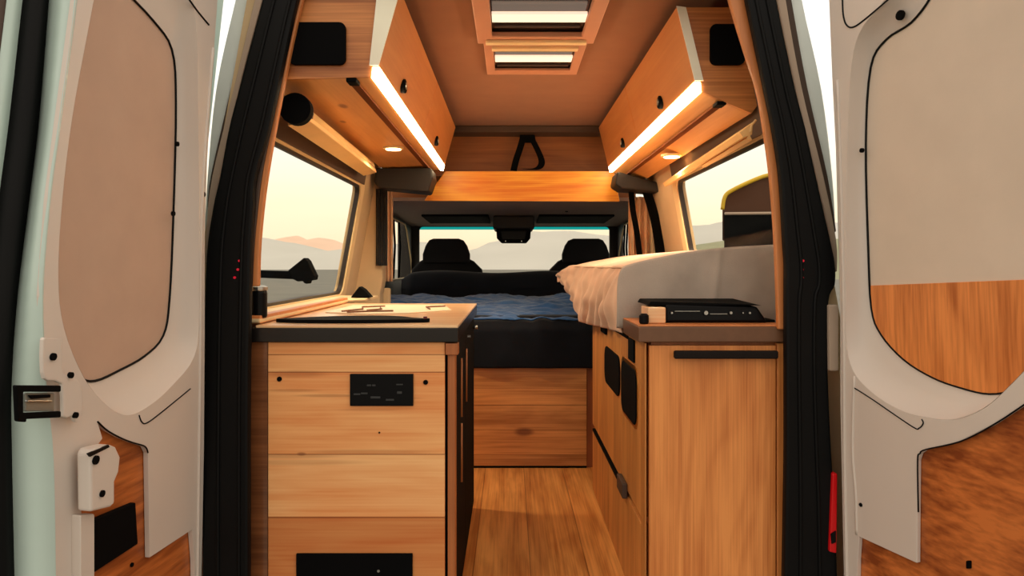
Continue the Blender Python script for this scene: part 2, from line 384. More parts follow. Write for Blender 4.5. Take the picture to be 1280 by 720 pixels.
# red marks printed low on each seal
for cx, nm in (((293, 297, 299), 'left'), ((1003, 1003, 1004), 'right')):
    rk = thing('red_marker', 'small red dots on the black door seal at the %s of the opening' % nm, 'marker', P(cx[1], 350, 1.87), None)
    for x, y in zip(cx, (347, 337, 326)):
        MB().cyl(P(x, y, 1.936), (0, 1, 0), .0035, .004, 10).obj('dot', M['redmark'], rk)
tl = thing('tail_light', 'narrow red tail light low beside the right door hinge edge', 'light', P(1043, 690, 1.8))
MB().prism([P(1041, 592, 1.93), P(1047, 592, 1.93), P(1046, 692, 1.93), (P(1037, 690, 1.93))], (0, .03, 0)).obj('lens', M['red'], tl, bevel=.003)
MB().prism([P(1039, 668, 1.925), P(1045, 664, 1.925), P(1045, 678, 1.925), (P(1040, 680, 1.925))], (0, .005, 0)).obj('bulb_cover', M['rubber'], tl)
hg = MB().prism([P(1036, 381, 1.93), P(1048, 381, 1.93), P(1048, 464, 1.93), P(1037, 464, 1.93)], (0, .03, 0)).obj('hinge_cover', M['tan'], bevel=.004)
tag(hg, 'narrow pale hinge cover beside the right black seal', 'hinge')

# ---------------------------------------------------------------- rear doors
DL = Plane(-.822, 1.9, -.087, .055, .9, 1)
DR = Plane(.881, 1.9, .3, -.045, .9, -1)
def ring_pts(PL, pts, off, k=5): return [PL.at(p.x, p.y, off) for p in catmull([Vector((a, b, 0)) for a, b in pts], k)]
def pl_pts(PL, pts, off): return [PL.at(a, b, off) for a, b in pts]
def seam(PL, pts, off, r, name, mat, parent, closed=False):
    c = [PL.at(p.x, p.y, off) for p in catmull([Vector((a, b, 0)) for a, b in pts], 5, closed)]
    return MB().tube(c, r, 6, closed).obj(name, mat, parent, smooth=True)
def plate(PL, pts, off, th, name, mat, parent, bevel=.002, smooth_k=0):
    if smooth_k: pts = [(p.x, p.y) for p in catmull([Vector((a, b, 0)) for a, b in pts], smooth_k)]
    return MB().prism(pl_pts(PL, pts, off), -PL.n*th).obj(name, mat, parent, bevel=bevel)
def screw(PL, px, py, off, parent, r=.006, name='screw'):
    c = PL.at(px, py, off)
    return MB().cyl(c-PL.n*.004, PL.n, r, .006, 12).obj(name, M['black'], parent)

d1 = struct(empty('door_1', (DL.x(1.6, -.2), 1.6, .0)), 'left rear door standing open, white liner with a beige panel')
lipL = [(150,-80),(215,-60),(238,-15),(246,50),(248,150),(249,280),(249,390),(243,445),(215,482),(188,506),(160,519),(135,508),(105,472),(80,410),(73,345),(78,250),(90,150),(108,50),(125,-30)]
panL = [(130,-70),(150,-20),(190,25),(214,62),(219,130),(216,265),(211,375),(203,420),(180,445),(150,462),(118,476),(97,470),(80,440),(62,390),(58,340),(64,250),(76,150),(94,50),(108,-30)]
outL = [(103,-110),(285,-110),(280,-60),(272,0),(265,100),(259,200),(256,300),(256,420),(255,560),(252,720),(251,790),(244,790),(243,700),(240,662),(187,697),(185,566),(181,558),(165,553),(150,547),(134,538),(122,527),(128,548),(102,585),(101,790),(72,790),(70,720),(67,570),(58,480),(53,370),(62,250),(75,150),(95,0)]
la = ring_pts(DL, lipL, 0, 4); 
MB().prism(pl_pts(DL, outL, 0), -DL.n*.012, [la]).obj('door_liner', M['white'], d1, bevel=.002)
mid = [a.lerp(b, .25)-DL.n*.016 for a, b in zip(la, ring_pts(DL, panL, -.05, 4))]
mid2 = [a.lerp(b, .6)-DL.n*.012 for a, b in zip(la, ring_pts(DL, panL, -.05, 4))]
pa = ring_pts(DL, panL, -.05, 4)
MB().loft([la, mid, mid2, pa]).obj('recess', M['white'], d1, smooth=True)
MB().prism([p+DL.n*.0 for p in pa], -DL.n*.006).obj('beige_panel', M['fabric_left'], d1)
MB().tube([p+DL.n*.002 for p in pa], .0028, 6, True).obj('panel_seal', M['rubber'], d1, smooth=True)
plate(DL, [(100,500),(130,530),(190,552),(246,640),(246,800),(95,800)], -.014, .01, 'wood_insert', M['door_wood'], d1)
plate(DL, [(95,-130),(285,-130),(280,0),(258,200),(256,420),(252,800),(40,800),(40,300)], -.085, .01, 'outer_skin', M['paint'], d1)
def curve_pts(PL, rows, off):
    return [PL.at(p.x, p.y, off) for p in catmull([Vector((x, y, 0)) for y, x in rows], 5, False)]
cA = curve_pts(DL, [(-110, 106), (0, 95.5), (150, 75.5), (250, 62), (370, 53), (480, 58), (570, 67), (720, 70), (790, 71)], 0)
cB = curve_pts(DL, [(-110, 70), (0, 61), (150, 49), (250, 37), (370, 22), (480, 14), (570, 14), (720, 17), (790, 18)], -.07)
MB().loft([cA, cB], False).obj('door_edge', M['paint'], d1, solid=.004, smooth=True)
cC = curve_pts(DL, [(-110, 42), (0, 29), (150, 12), (250, -1), (370, -14), (480, -22), (570, -24), (720, -22), (790, -20)], -.10)
mbx = MB(); cM = [a.lerp(b, .5)+DL.n*.012+Vector((0, -.004, 0)) for a, b in zip(cB, cC)]
mbx.loft([cB, cM, cC], False).obj('weather_seal', M['rubber'], d1, solid=.006, smooth=True)
cD = curve_pts(DL, [(-110, 22), (0, 8), (150, -10), (250, -20), (370, -34), (480, -44), (570, -46), (720, -44), (790, -42)], -.11)
MB().loft([cC, cD], False).obj('skin_flange', M['paint'], d1, solid=.004, smooth=True)
cE = curve_pts(DL, [(-110, 8), (0, -6), (150, -24), (250, -34), (370, -48), (480, -58), (570, -60), (720, -58), (790, -56)], -.125)
MB().loft([cD, cE], False).obj('drip_edge', M['brown_dark'], d1, solid=.004, smooth=True)
seam(DL, [(234,-4),(247,14),(261,31)], .001, .0025, 'seam', M['rubber'], d1)
seam(DL, [(174,519),(177,527),(183,529),(200,517),(238,486)], .001, .0016, 'seam', M['rubber'], d1)
seam(DL, [(122,527),(134,538),(150,547),(165,553),(181,558),(185,566)], .001, .0018, 'seam', M['rubber'], d1)
for x, y in ((222, 180), (217, 267)): screw(DL, x, y, -.03, d1)
screw(DL, 255, 243, .001, d1)
# latch plate and catch
plate(DL, [(54,425),(60,423),(76,424),(78,430),(79,466),(90,470),(101,480),(104,505),(100,526),(94,527),(90,520),(79,521),(78,480),(60,476),(54,466)], .022, .008, 'latch_housing', M['white'], d1, bevel=.004, smooth_k=2)
screw(DL, 67, 446, .025, d1, .007); screw(DL, 89, 469, .025, d1, .006); screw(DL, 95, 519, .025, d1, .006)
lk = empty('latch', DL.at(50, 525, .01)); lk.parent = d1; lk.location = DL.at(50, 525, .01)-WORLD[d1.name]
plate(DL, [(20,482),(77,482),(77,490),(30,490),(30,516),(77,514),(77,522),(34,524),(34,528),(22,527)], .03, .008, 'catch_frame', M['black'], lk, bevel=.003)
plate(DL, [(31,491),(69,491),(69,514),(31,515)], .02, .012, 'catch_plate', M['grey_metal'], lk, bevel=.003)
plate(DL, [(36,494),(64,493),(64,497),(40,499)], .024, .004, 'catch_slot', M['black'], lk)
plate(DL, [(34,500),(66,500),(66,503),(34,503)], .025, .005, 'catch_bar', M['steel'], lk)
# lock box and post
plate(DL, [(113,568),(116,562),(138,556),(145,559),(151,572),(149,590),(144,602),(144,628),(138,634),(114,640)], .045, .03, 'lock_box', M['white'], d1, bevel=.006)
plate(DL, [(110,567),(136,556),(137,559),(113,571)], .047, .004, 'lock_seam', M['rubber'], d1, bevel=0)
screw(DL, 120, 575, .047, d1, .009); screw(DL, 128, 617, .047, d1, .007)
plate(DL, [(101,644),(118,642),(118,790),(101,790)], .02, .02, 'lock_post', M['white'], d1, bevel=.003)
plate(DL, [(118,650),(170,628),(173,680),(118,716)], .012, .014, 'black_pad', M['black'], d1, bevel=.003)
screw(DL, 165, 706, -.012, d1, .005)

d2 = struct(empty('door_2', (DR.x(1.6, -.2), 1.6, .0)), 'right rear door standing open, white liner with wood inserts')
lipR = [(1180,-80),(1130,-30),(1100,8),(1074,42),(1063,95),(1059,200),(1058,330),(1058,420),(1066,462),(1090,490),(1125,512),(1160,522),(1195,524),(1230,510),(1262,482),(1300,440),(1340,380),(1360,250),(1350,100),(1320,-40),(1250,-90)]
panR = [(1190,-60),(1165,-5),(1140,28),(1108,50),(1089,85),(1083,180),(1086,310),(1090,385),(1102,418),(1130,449),(1165,471),(1200,484),(1238,492),(1272,484),(1300,450),(1330,410),(1375,350),(1400,240),(1390,90),(1350,-50),(1260,-80)]
outR = [(1036,-110),(1036,0),(1040,100),(1045,200),(1048,300),(1050,400),(1050,500),(1052,600),(1056,790),(1071,790),(1072,700),(1074,671),(1146,704),(1147,576),(1150,567),(1157,562),(1200,552),(1240,532),(1280,506),(1330,470),(1420,440),(1460,790),(1500,790),(1490,-110)]
lb = ring_pts(DR, lipR, 0, 4); pb = ring_pts(DR, panR, -.05, 4)
MB().prism(pl_pts(DR, outR, 0), -DR.n*.012, [lb]).obj('door_liner', M['white'], d2, bevel=.002)
MB().loft([lb, [a.lerp(b, .25)-DR.n*.016 for a, b in zip(lb, pb)], [a.lerp(b, .6)-DR.n*.012 for a, b in zip(lb, pb)], pb]).obj('recess', M['white'], d2, smooth=True)
MB().prism(pb, -DR.n*.006).obj('fabric_panel', M['fabric_right'], d2)
MB().tube([p+DR.n*.002 for p in pb], .0028, 6, True).obj('panel_seal', M['rubber'], d2, smooth=True)
low = [(p.x, p.y) for p in catmull([Vector((a, b, 0)) for a, b in panR[6:16]], 4, False)]
low = [(1088, 357)]+[q for q in low if q[1] > 362]+[(1366, 362), (1372, 346)]
plate(DR, low, -.046, .004, 'upper_wood_insert', M['door_wood_v'], d2, bevel=.001)
plate(DR, [(1065,640),(1140,640),(1140,560),(1160,548),(1205,540),(1240,522),(1275,498),(1330,462),(1430,430),(1470,800),(1065,800)], -.013, .01, 'lower_wood_insert', M['door_wood'], d2)
plate(DR, [(1036,-130),(1500,-130),(1510,800),(1056,800),(1050,400)], -.085, .01, 'outer_skin', M['paint'], d2)
seam(DR, [(1053,-4),(1054,18),(1058,31),(1066,34),(1080,25),(1112,-2)], .001, .0022, 'seam', M['rubber'], d2)
seam(DR, [(1068,485),(1090,499),(1140,533),(1149,535),(1154,529),(1152,524)], .001, .0015, 'seam', M['rubber'], d2)
seam(DR, [(1148,640),(1147,576),(1150,567),(1157,562),(1200,552),(1240,532),(1280,506),(1320,477)], .001, .0018, 'seam', M['rubber'], d2)
screw(DR, 1077, 188, -.025, d2, .006); screw(DR, 1125, 19, -.03, d2, .012, 'drain_hole'); screw(DR, 1076, 631, .001, d2, .005)
seam(DR, [(1068,470),(1066,560),(1070,620),(1071,668)], .0, .004, 'edge_fold', M['white'], d2)
seam(DR, [(1047,100),(1052,250),(1055,400),(1056,560),(1060,790)], .0, .005, 'edge_fold', M['white'], d2)
seam(DL, [(266,60),(255,200),(251,300),(250,430),(248,600),(246,790)], .0, .005, 'edge_fold', M['white'], d1)
plate(DR, [(1207,701),(1213,701),(1213,711),(1207,711)], -.009, .006, 'clip', M['black'], d2)

# ---------------------------------------------------------------- left kitchen unit
kl = thing('kitchen_cabinet', 'pale pine-fronted cabinet left of the aisle under the black-edged worktop', 'cabinet', (-.45, 2.55, 0))
Y0 = 2.0
box(-.72, -.192, 2.022, 3.08, .0, .845).obj('carcass', M['post'], kl)
box(X(335, 2), X(556, 2), 2.0, 2.02, .02, .847).obj('end_panel', M['pine'], kl, bevel=.0015)
box(-.747, X(334, 2), 2.004, 2.02, .0, .847).obj('side_stile', M['stile'], kl, bevel=.001)
box(X(559.5, 2), -.157, 2.0, 2.05, .0, .843).obj('corner_post', M['post'], kl, bevel=.002)
box(X(557, 2), -.148, 1.99, 2.03, .812, .845).obj('corner_block', M['post'], kl, bevel=.002)
cp = box(X(438, 2), X(517, 2), 1.992, 2.0, Z(507, 2), Z(467, 2)).obj('control_panel', M['gloss_black'], kl, bevel=.002)
for x, y, w, h in ((462, 481, 5, 2), (468, 481, 4, 2), (500, 480, 8, 1.5), (447, 492, 8, 2), (456, 491, 8, 2), (470, 496, 12, 2.5), (488, 499, 10, 2), (500, 490, 6, 3)):
    box(X(x-w/2, 2), X(x+w/2, 2), 1.9905, 1.993, Z(y+h/2, 2), Z(y-h/2, 2)).obj('switch', plain('switch_grey', (52, 54, 56), .3), cp)
ag = box(X(371, 2), X(516, 2), 1.992, 2.0, .02+.02, Z(691, 2)).obj('air_grille', M['black'], kl, bevel=.002)
MB().cyl(P(473, 714, 1.991), (0, 1, 0), .004, .003, 10).obj('screw', M['steel'], ag)
for x, y, r in ((349, 474, .007), (532, 478, .007), (474, 541, .0025)):
    MB().cyl(P(x, y, 1.997), (0, 1, 0), r, .006, 14).obj('screw_cap', M['black'], kl)
box(-.190, -.160, 2.055, 2.50, .03, .835).obj('black_door', M['black'], kl, bevel=.002)
dd = box(-.190, -.160, 2.505, 3.08, .03, .835).obj('black_door', M['black'], kl, bevel=.002)
for yy, z0, z1 in ((2.16, .60, .78), (2.16, .40, .58), (2.40, .60, .78)):
    MB().tube([(-.150, yy, z0), (-.150, yy, z1)], .003, 8).obj('bar_handle', M['post'], kl, smooth=True)
kn = MB().cyl((-.16, 3.0, .80), (1, 0, 0), .008, .02, 14).obj('knob', M['steel'], kl, smooth=True)
MB().cyl((-.16, 2.62, .80), (1, 0, 0), .005, .012, 14).obj('knob', M['steel'], kl)

wt = thing('worktop', 'light wooden worktop with thick black edge on the left cabinet', 'worktop', (-.45, 2.55, .85))
box(-.745, -.148, 1.985, 3.10, .849, .889).obj('edge_band', M['edge'], wt, bevel=.002)
box(-.722, -.149, 1.992, 3.098, .889, .896).obj('top_panel', M['top_left'], wt, bevel=.001)

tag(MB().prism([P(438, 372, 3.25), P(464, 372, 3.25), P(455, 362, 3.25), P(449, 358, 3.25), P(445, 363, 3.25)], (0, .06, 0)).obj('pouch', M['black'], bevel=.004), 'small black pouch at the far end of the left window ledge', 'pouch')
# black tapered cover
pts = [(-.70, 2.10), (-.66, 2.14), (-.55, 2.21), (-.42, 2.235), (-.34, 2.20), (-.30, 2.15), (-.27, 2.13), (-.245, 2.12), (-.245, 2.09), (-.275, 2.08), (-.33, 2.07), (-.45, 2.055), (-.60, 2.06), (-.67, 2.08)]
sc = thing('black_tray', 'long black tapered tray lying flat on the left worktop', 'tray', (-.47, 2.14, .896))
lp = [Vector((p.x, p.y, .8965)) for p in catmull([Vector((a, b, 0)) for a, b in pts], 4)]
MB().prism(lp, (0, 0, .010)).obj('tray_body', M['black'], sc, bevel=.002)
MB().cyl((-.255, 2.105, .9065), (0, 0, 1), .006, .006, 10).obj('tip', plain('dark_red_tip', (110, 30, 30), .5), sc)
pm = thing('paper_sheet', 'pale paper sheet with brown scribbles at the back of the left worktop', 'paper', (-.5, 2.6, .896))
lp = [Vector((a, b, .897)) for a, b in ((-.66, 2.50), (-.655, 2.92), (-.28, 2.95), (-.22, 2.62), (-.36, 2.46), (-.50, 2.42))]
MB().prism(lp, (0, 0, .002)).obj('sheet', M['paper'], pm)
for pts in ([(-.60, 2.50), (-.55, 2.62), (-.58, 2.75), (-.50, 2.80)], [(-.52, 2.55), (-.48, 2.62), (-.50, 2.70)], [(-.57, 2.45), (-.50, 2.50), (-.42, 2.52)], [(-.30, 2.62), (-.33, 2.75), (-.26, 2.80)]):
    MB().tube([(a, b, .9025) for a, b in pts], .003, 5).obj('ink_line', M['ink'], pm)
cn = thing('canister', 'small black canister with silver lid beside the left jamb', 'canister', (-.708, 2.045, .913))
MB().tube([(-.738, 2.06, .913), (-.738, 2.06, .918), (-.738, 2.06, .985), (-.738, 2.06, .992)], [.022, .024, .024, .022], 24).obj('body', M['gloss_black'], cn, smooth=False)
MB().tube([(-.738, 2.06, .992), (-.738, 2.06, .995), (-.738, 2.06, 1.003), (-.738, 2.06, 1.007)], [.0235, .0255, .0255, .015], 24).obj('lid', M['steel'], cn)

# ---------------------------------------------------------------- right kitchen unit
kr = thing('drawer_cabinet', 'oak cabinet right of the aisle with black bar handle', 'cabinet', (.58, 2.6, 0))
box(.405, .785, 2.022, 3.30, 0, .845).obj('carcass', M['post'], kr)
dr = box(X(811.5, 2), X(970, 2), 2.0, 2.02, .03, .838).obj('door', M['oakv'], kr, bevel=.002)
h = MB(); h.box(X(840, 2), X(970, 2)-.004, 1.968, 1.986, Z(447, 2), Z(437, 2))
ho = h.obj('handle', M['knit'], dr, bevel=.005, seg=3)
box(X(971.5, 2), .787, 2.0, 2.02, 0, .845).obj('stile', M['oakv'], kr, bevel=.002)
box(.383, X(808, 2), 2.0, 2.06, 0, .845).obj('stile', M['oakside'], kr, bevel=.002)
da = box(.384, .404, 2.43, 3.28, .325, .838).obj('side_door', M['oakside'], kr, bevel=.002)
db = box(.384, .404, 2.066, 2.425, .325, .838).obj('side_door', M['oakside'], kr, bevel=.002)
box(.384, .404, 2.75, 3.28, .02, .305).obj('drawer', M['oakside'], kr, bevel=.002)
box(.384, .404, 2.066, 2.745, .02, .305).obj('drawer', M['oakside'], kr, bevel=.002)
box(.376, .390, 2.42, 3.22, .306, .318).obj('grip_rail', M['black'], kr, bevel=.002)
box(.366, .384, 2.30, 2.42, .30, .35).obj('latch_block', M['brown_dark'], kr, bevel=.004)
def side_plate(y0, y1, z0, z1, r, par, skew=0):
    loop = [Vector((.384, a, b+skew*(a-y0))) for a, b in rrect(y0, y1, z0, z1, r)]
    return MB().prism(loop, (-.006, 0, 0)).obj('black_pad', M['black'], par, bevel=.002)
side_plate(2.45, 2.83, .60, .745, .05, da)
side_plate(2.12, 2.405, .575, .745, .045, db)
MB().prism([Vector((.384, a, b)) for a, b in rrect(2.11, 2.42, .565, .757, .05)], (-.003, 0, 0)).obj('pad_rim', M['brass'], db)
box(.374, .384, 2.78, 2.92, .79, .83).obj('catch', M['black'], da, bevel=.003)
box(.378, .384, 2.16, 2.26, .765, .835).obj('catch', M['black'], db, bevel=.002)
box(.380, .386, 2.28, 2.75, .826, .836).obj('top_seam', M['black'], kr)

wr_ = thing('worktop', 'brown worktop slab on the right oak cabinet', 'worktop', (.57, 2.2, .85))
box(.362, .787, 1.985, 2.262, .849, .893).obj('slab', M['worktop_brown'], wr_, bevel=.003)
box(.363, .786, 1.986, 2.261, .893, .897).obj('top_skin', M['trimwood'], wr_, bevel=.001)

st = thing('camp_stove', 'low black camp stove on the right brown worktop', 'stove', (.61, 2.15, .897))
def stove(u0, u1, z0, z1, ya, yb, tl=.0, tr=.0):
    lo = [Vector((u0, ya, z0)), Vector((u1, ya, z0)), Vector((u1, yb, z0)), Vector((u0, yb, z0))]
    hi = [Vector((u0+tl, ya+.004, z1)), Vector((u1-tr, ya+.004, z1-.008)), Vector((u1-tr, yb, z1)), Vector((u0+tl, yb, z1))]
    return MB().loft([lo, hi], True, True, True)
stove(.455, .755, .9, .952, 2.06, 2.24, .0, .03).obj('body', M['gloss_black'], st, bevel=.006)
stove(.405, .74, .948, .960, 2.065, 2.245, .008, .03).obj('lid', M['black'], st, bevel=.005)
box(.74, .785, 2.08, 2.22, .8975, .905).obj('side_rest', M['black'], st, bevel=.003)
for x, r in ((.472, .003), (.572, .006), (.645, .004), (.68, .002), (.70, .003)):
    MB().cyl((x, 2.060, .927), (0, -1, 0), r, .008, 14).obj('knob', M['steel'], st)
box(.482, .555, 2.056, 2.062, .931, .9325).obj('trim_line', M['steel'], st)
box(.585, .635, 2.056, 2.062, .923, .9245).obj('trim_line', M['steel'], st)
wb = thing('wood_block', 'small wooden block under the left end of the black stove', 'block', (.42, 2.10, .897))
box(.40, .452, 2.04, 2.15, .8975, .944).obj('block', M['top_left'], wb, bevel=.004)
(MB().tube([(.386, 2.03, .8975), (.386, 2.03, .902), (.386, 2.03, .921), (.386, 2.03, .927)], [.012, .014, .014, .008], 16).obj('gas_knob', M['gloss_black'], st))

# ---------------------------------------------------------------- raised bed on the right
def fbm(x, y, z=0, s=1): return noise.noise(Vector((x*s, y*s, z*s)))
mt = thing('mattress', 'thick grey mattress with peach sheet drape, behind the black stove', 'mattress', (.6, 3.0, .86))
def edgeX(Y): 
    t = max(0, min(1, (Y-2.28)/1.67)); return .370+.012*math.sin(min(1, t*3)*math.pi)*.8-.090*t*t
def mtop(u, Y):      # u 0 inner .. 1 wall
    return 1.062+.072*u**.8+.012*math.sin(math.pi*u)+.004*fbm(u*4, Y*3)
def cover(u, v):     # near end panel
    x = .344+u*(.868-.344)+.022*v**8*(1-u); ztop = mtop(u, 2.28)
    z = .862+v*(ztop-.862)
    return Vector((x, 2.28-.012*math.sin(math.pi*min(1, v*1.02))**.6-.004*fbm(u*7, v*3, 5)-(.007*math.exp(-((u-.58-.05*v)/.02)**2)), z))
MB().sheet(cover, 60, 24).obj('end_cover', M['greycover'], mt, smooth=True, solid=.004)
MB().sheet(lambda u, v: Vector((edgeX(2.28+v*1.62)+u*(.86-edgeX(2.28+v*1.62)), 2.28+v*1.62, mtop(u, 2.28+v*1.62)-.006-(.045*max(0, (v-.75)/.25)**3))), 20, 40).obj('top_cover', M['sheet'], mt, smooth=True, solid=.004)
box(.41, .85, 2.33, 3.85, .866, 1.04).obj('core', M['greycover'], mt, bevel=.02)
def hemz(Y):
    pts = [(2.20, .845), (2.3, .842), (2.8, .82), (3.25, .80), (3.6, .905), (3.95, 1.0)]
    for (a, b), (c, d) in zip(pts, pts[1:]):
        if Y <= c: t = (Y-a)/(c-a); return b+(d-b)*t
    return .975
def drape(u, v):     # u along, v down
    Y = 2.285+u*1.665; z0 = 1.064-.045*max(0, (u-.75)/.25)**3; z1 = hemz(Y)
    z = z0+(z1-z0)*v
    ph = u*70+5*fbm(u*3, v*1.2, 2)-v*7.0; fold = (.5+.5*math.sin(ph))**1.6*(.6+.8*abs(fbm(u*6, v*1.5, 8)))
    amp = .026*min(1, .1+v*1.5)*min(1, u*6+.1)
    bulge = .018*math.sin(math.pi*v)
    x = edgeX(Y)-.004-bulge-amp*fold*1.5*(1-.7*u)-.012*fbm(u*9, v*4, 3)*min(1, u*5)+.016*(1-v)**6
    return Vector((x, Y, z+.006*fold*(v > .97)))
bs = mt
MB().sheet(drape, 240, 30).obj('drape', M['sheet'], bs, smooth=True, solid=.003)
MB().sheet(lambda u, v: Vector((edgeX(3.95)-.016+u*(.86-edgeX(3.95)), 3.95+.02*math.sin(math.pi*v), 1.019-.05*v+.07*u)), 10, 8).obj('end_fold', M['sheet'], bs, smooth=True, solid=.003)

# ---------------------------------------------------------------- middle bed
bb = thing('bed_platform', 'wooden bed platform with board front across the end of the aisle', 'bed', (-.1, 4.2, 0))
box(-.86, .40, 3.68, 3.70, 0.012, .525).obj('front_panel', M['base_panel'], bb, bevel=.002)
box(-.86, .40, 3.685, 3.70, .0, .012).obj('shadow_gap', M['black'], bb)
box(-.84, .54, 3.70, 4.92, .0, .52).obj('box', M['post'], bb)
dv = thing('duvet', 'crumpled navy duvet on the bed at the end of the aisle', 'bedding', (0, 4.1, .53))
def duvtop(x, t):
    return (.788+.05*t+.03*math.sin(min(1, t*2.4)*math.pi/2)+.030*fbm(x*4, t*5, 1)*min(1, t*8+.3)
            +.022*abs(fbm(x*9+t*5, t*12, 4))+.006*abs(fbm(x*22, t*30+x*12, 2))-.012)
def drop(u, v):
    x = -.84+u*1.40; z = .528+(duvtop(x, 0)-.006-.528)*v
    return Vector((x, 3.655-.012*fbm(x*6, z*5)-.008*math.sin(x*22+z*6)+.04*max(0, v-.8)/.2, z))
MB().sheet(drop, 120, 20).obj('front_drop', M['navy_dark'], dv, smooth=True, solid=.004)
def duv(u, v):
    x = -.84+u*1.40
    return Vector((x, 3.69+v*.95, duvtop(x, v)))
MB().sheet(duv, 160, 140).obj('cover', M['navy'], dv, smooth=True, solid=.006)
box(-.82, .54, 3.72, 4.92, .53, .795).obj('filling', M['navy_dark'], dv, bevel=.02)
bk = thing('bolster', 'long dark navy bolster along the back of the aisle bed', 'cushion', (-.1, 4.76, .80))
def bol(u, v):
    x = -.74+u*1.22; a = v*2*math.pi
    top = .222-.02*(abs(u-.5)*2)**2+.012*math.sin(u*9)
    e = min(1, (u*12+.3), ((1-u)*12+.3))
    return Vector((x, 4.78-.10*math.cos(a)*e-.012*fbm(x*6, a), .800+(top/2)+(top/2)*math.sin(a)*e**.4))
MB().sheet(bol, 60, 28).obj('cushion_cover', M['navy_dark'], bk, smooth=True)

# ---------------------------------------------------------------- front seats
def seat(cx, label, wb=.25):
    s = thing('front_seat', label, 'seat', (cx, 5.0, 0), 'front seats')
    def prof(pts, y0, y1): return MB().prism([Vector((cx+a, y0, b)) for a, b in pts], (0, y1-y0, 0))
    prof([(-wb, .45), (-wb-.02, .9), (-wb, 1.03), (-wb+.06, 1.09), (-.13, 1.12), (.13, 1.12), (wb-.06, 1.09), (wb, 1.03), (wb+.02, .9), (wb, .45)], 5.0, 5.14).obj('backrest', M['seat'], s, bevel=.03, seg=4)
    prof([(-.165, 1.08), (-.165, 1.14), (-.145, 1.20), (-.12, 1.238), (-.09, 1.25), (.09, 1.25), (.12, 1.238), (.145, 1.20), (.165, 1.14), (.165, 1.08)], 4.96, 5.07).obj('headrest', M['seat'], s, bevel=.025, seg=4)
    box(cx-wb, cx+wb, 5.14, 5.6, .3, .5).obj('cushion', M['seat'], s, bevel=.04, seg=3)
    box(cx-wb+.03, cx+wb-.03, 5.1, 5.55, 0.0, .3).obj('seat_base', M['black'], s)
seat(-.455, 'black front seat with trapezoid headrest on the left of the cab')
seat(.535, 'black front seat with headrest showing above the peach bed sheet')
db_ = MB().prism([(-.83, 5.65, 0), (-.83, 5.60, .75), (-.83, 5.75, .93), (-.83, 6.1, .95), (-.83, 6.1, 0)], (1.68, 0, 0)).obj('dashboard', M['box_grey'], bevel=.03)
tag(db_, 'dark dashboard under the windscreen', 'dashboard')

# ---------------------------------------------------------------- cab shell
def hz(Y): return 1.445-(Y-4.2)*.034
struct(MB().prism([(-.9, 4.18, hz(4.18)), (.9, 4.18, hz(4.18)), (.9, 5.92, hz(5.92)), (-.9, 5.92, hz(5.92))], (0, 0, .02)).obj('cab_ceiling', M['headliner']))
w3 = struct(empty('window_3', (0, 5.95, .9)))
WY = 5.92
ox0, ox1, oz0, oz1 = X(519, WY), X(768, WY), .90, Z(280, WY)
ix0, ix1, iz1 = X(524, WY), X(762, WY), Z(283.5, WY)
MB().prism([(-.95, WY, .8), (.95, WY, .8), (.95, WY, 1.45), (-.95, WY, 1.45)], (0, .03, 0),
           [[Vector((a, WY, b)) for a, b in rrect(ix0, ix1, .93, iz1, .03)]]).obj('window_frame', M['frame_dark'], w3)
MB().prism([Vector((a, WY+.01, b)) for a, b in rrect(ix0-.01, ix1+.01, .92, iz1-.024, .03)], (0, .004, 0)).obj('pane', M['glass'], w3)
box(ix0, ix1, WY+.011, WY+.014, iz1-.024, iz1+.002).obj('shade_band', M['teal'], w3)
struct(MB().prism([(-.95, 5.92, 0), (.95, 5.92, 0), (.95, 5.92, .9), (-.95, 5.92, .9)], (0, .03, 0)).obj('cab_bulkhead', M['black']))
for x0, x1, nm in ((532, 612, 'left'), (672, 762, 'right')):
    Ya, Yb = 4.95, 5.5
    s = thing('sun_visor', 'dark folded sun visor above the %s half of the windscreen' % nm, 'sun visor', (X((x0+x1)/2, 5.2), 5.2, hz(5.2)-.02))
    MB().prism([(X(x0, 5.2), Ya, hz(Ya)-.0142), (X(x1, 5.2), Ya, hz(Ya)-.0142), (X(x1, 5.2), Yb, hz(Yb)-.0142), (X(x0, 5.2), Yb, hz(Yb)-.0142)], (0, 0, .014)).obj('flap', M['black'], s, bevel=.004)
    MB().tube([(X(x0+4, 5.2), Yb-.02, hz(Yb)-.008), (X(x1-4, 5.2), Yb-.02, hz(Yb)-.008)], .006, 8).obj('hinge_rod', M['steel'], s)
rm = thing('mirror_console', 'black rear-view mirror and console at the top centre of the windscreen', 'mirror', (X(641, 5.2), 5.2, 1.22))
box(X(617, 5.2), X(667, 5.2), 5.0, 5.5, Z(286, 5.0), hz(5.0)-.003).obj('console', M['box_grey'], rm, bevel=.012)
mh = MB().prism([P(620, 284, 5.1), P(664, 284, 5.1), P(663, 298, 5.1), P(658, 304, 5.1), P(627, 304, 5.1), P(621, 298, 5.1)], (0, .05, 0)).obj('mirror_housing', M['black'], rm, bevel=.006)
MB().prism([P(626, 289, 5.097), P(658, 289, 5.097), P(656, 299, 5.097), P(628, 299, 5.097)], (0, .003, 0)).obj('mirror_glass', M['gloss_black'], mh)
for x in (632, 652): MB().cyl(P(x, 301.5, 5.097), (0, -1, 0), .004, .003, 8).obj('button', M['steel'], mh)
MB().cyl((X(704, 5), 4.7, hz(4.7)-.004), (0, 0, -1), .01, .006, 12).obj('interior_sensor', M['black'])
tag(bpy.data.objects['interior_sensor'], 'tiny black round sensor on the cab ceiling right of the mirror', 'sensor')

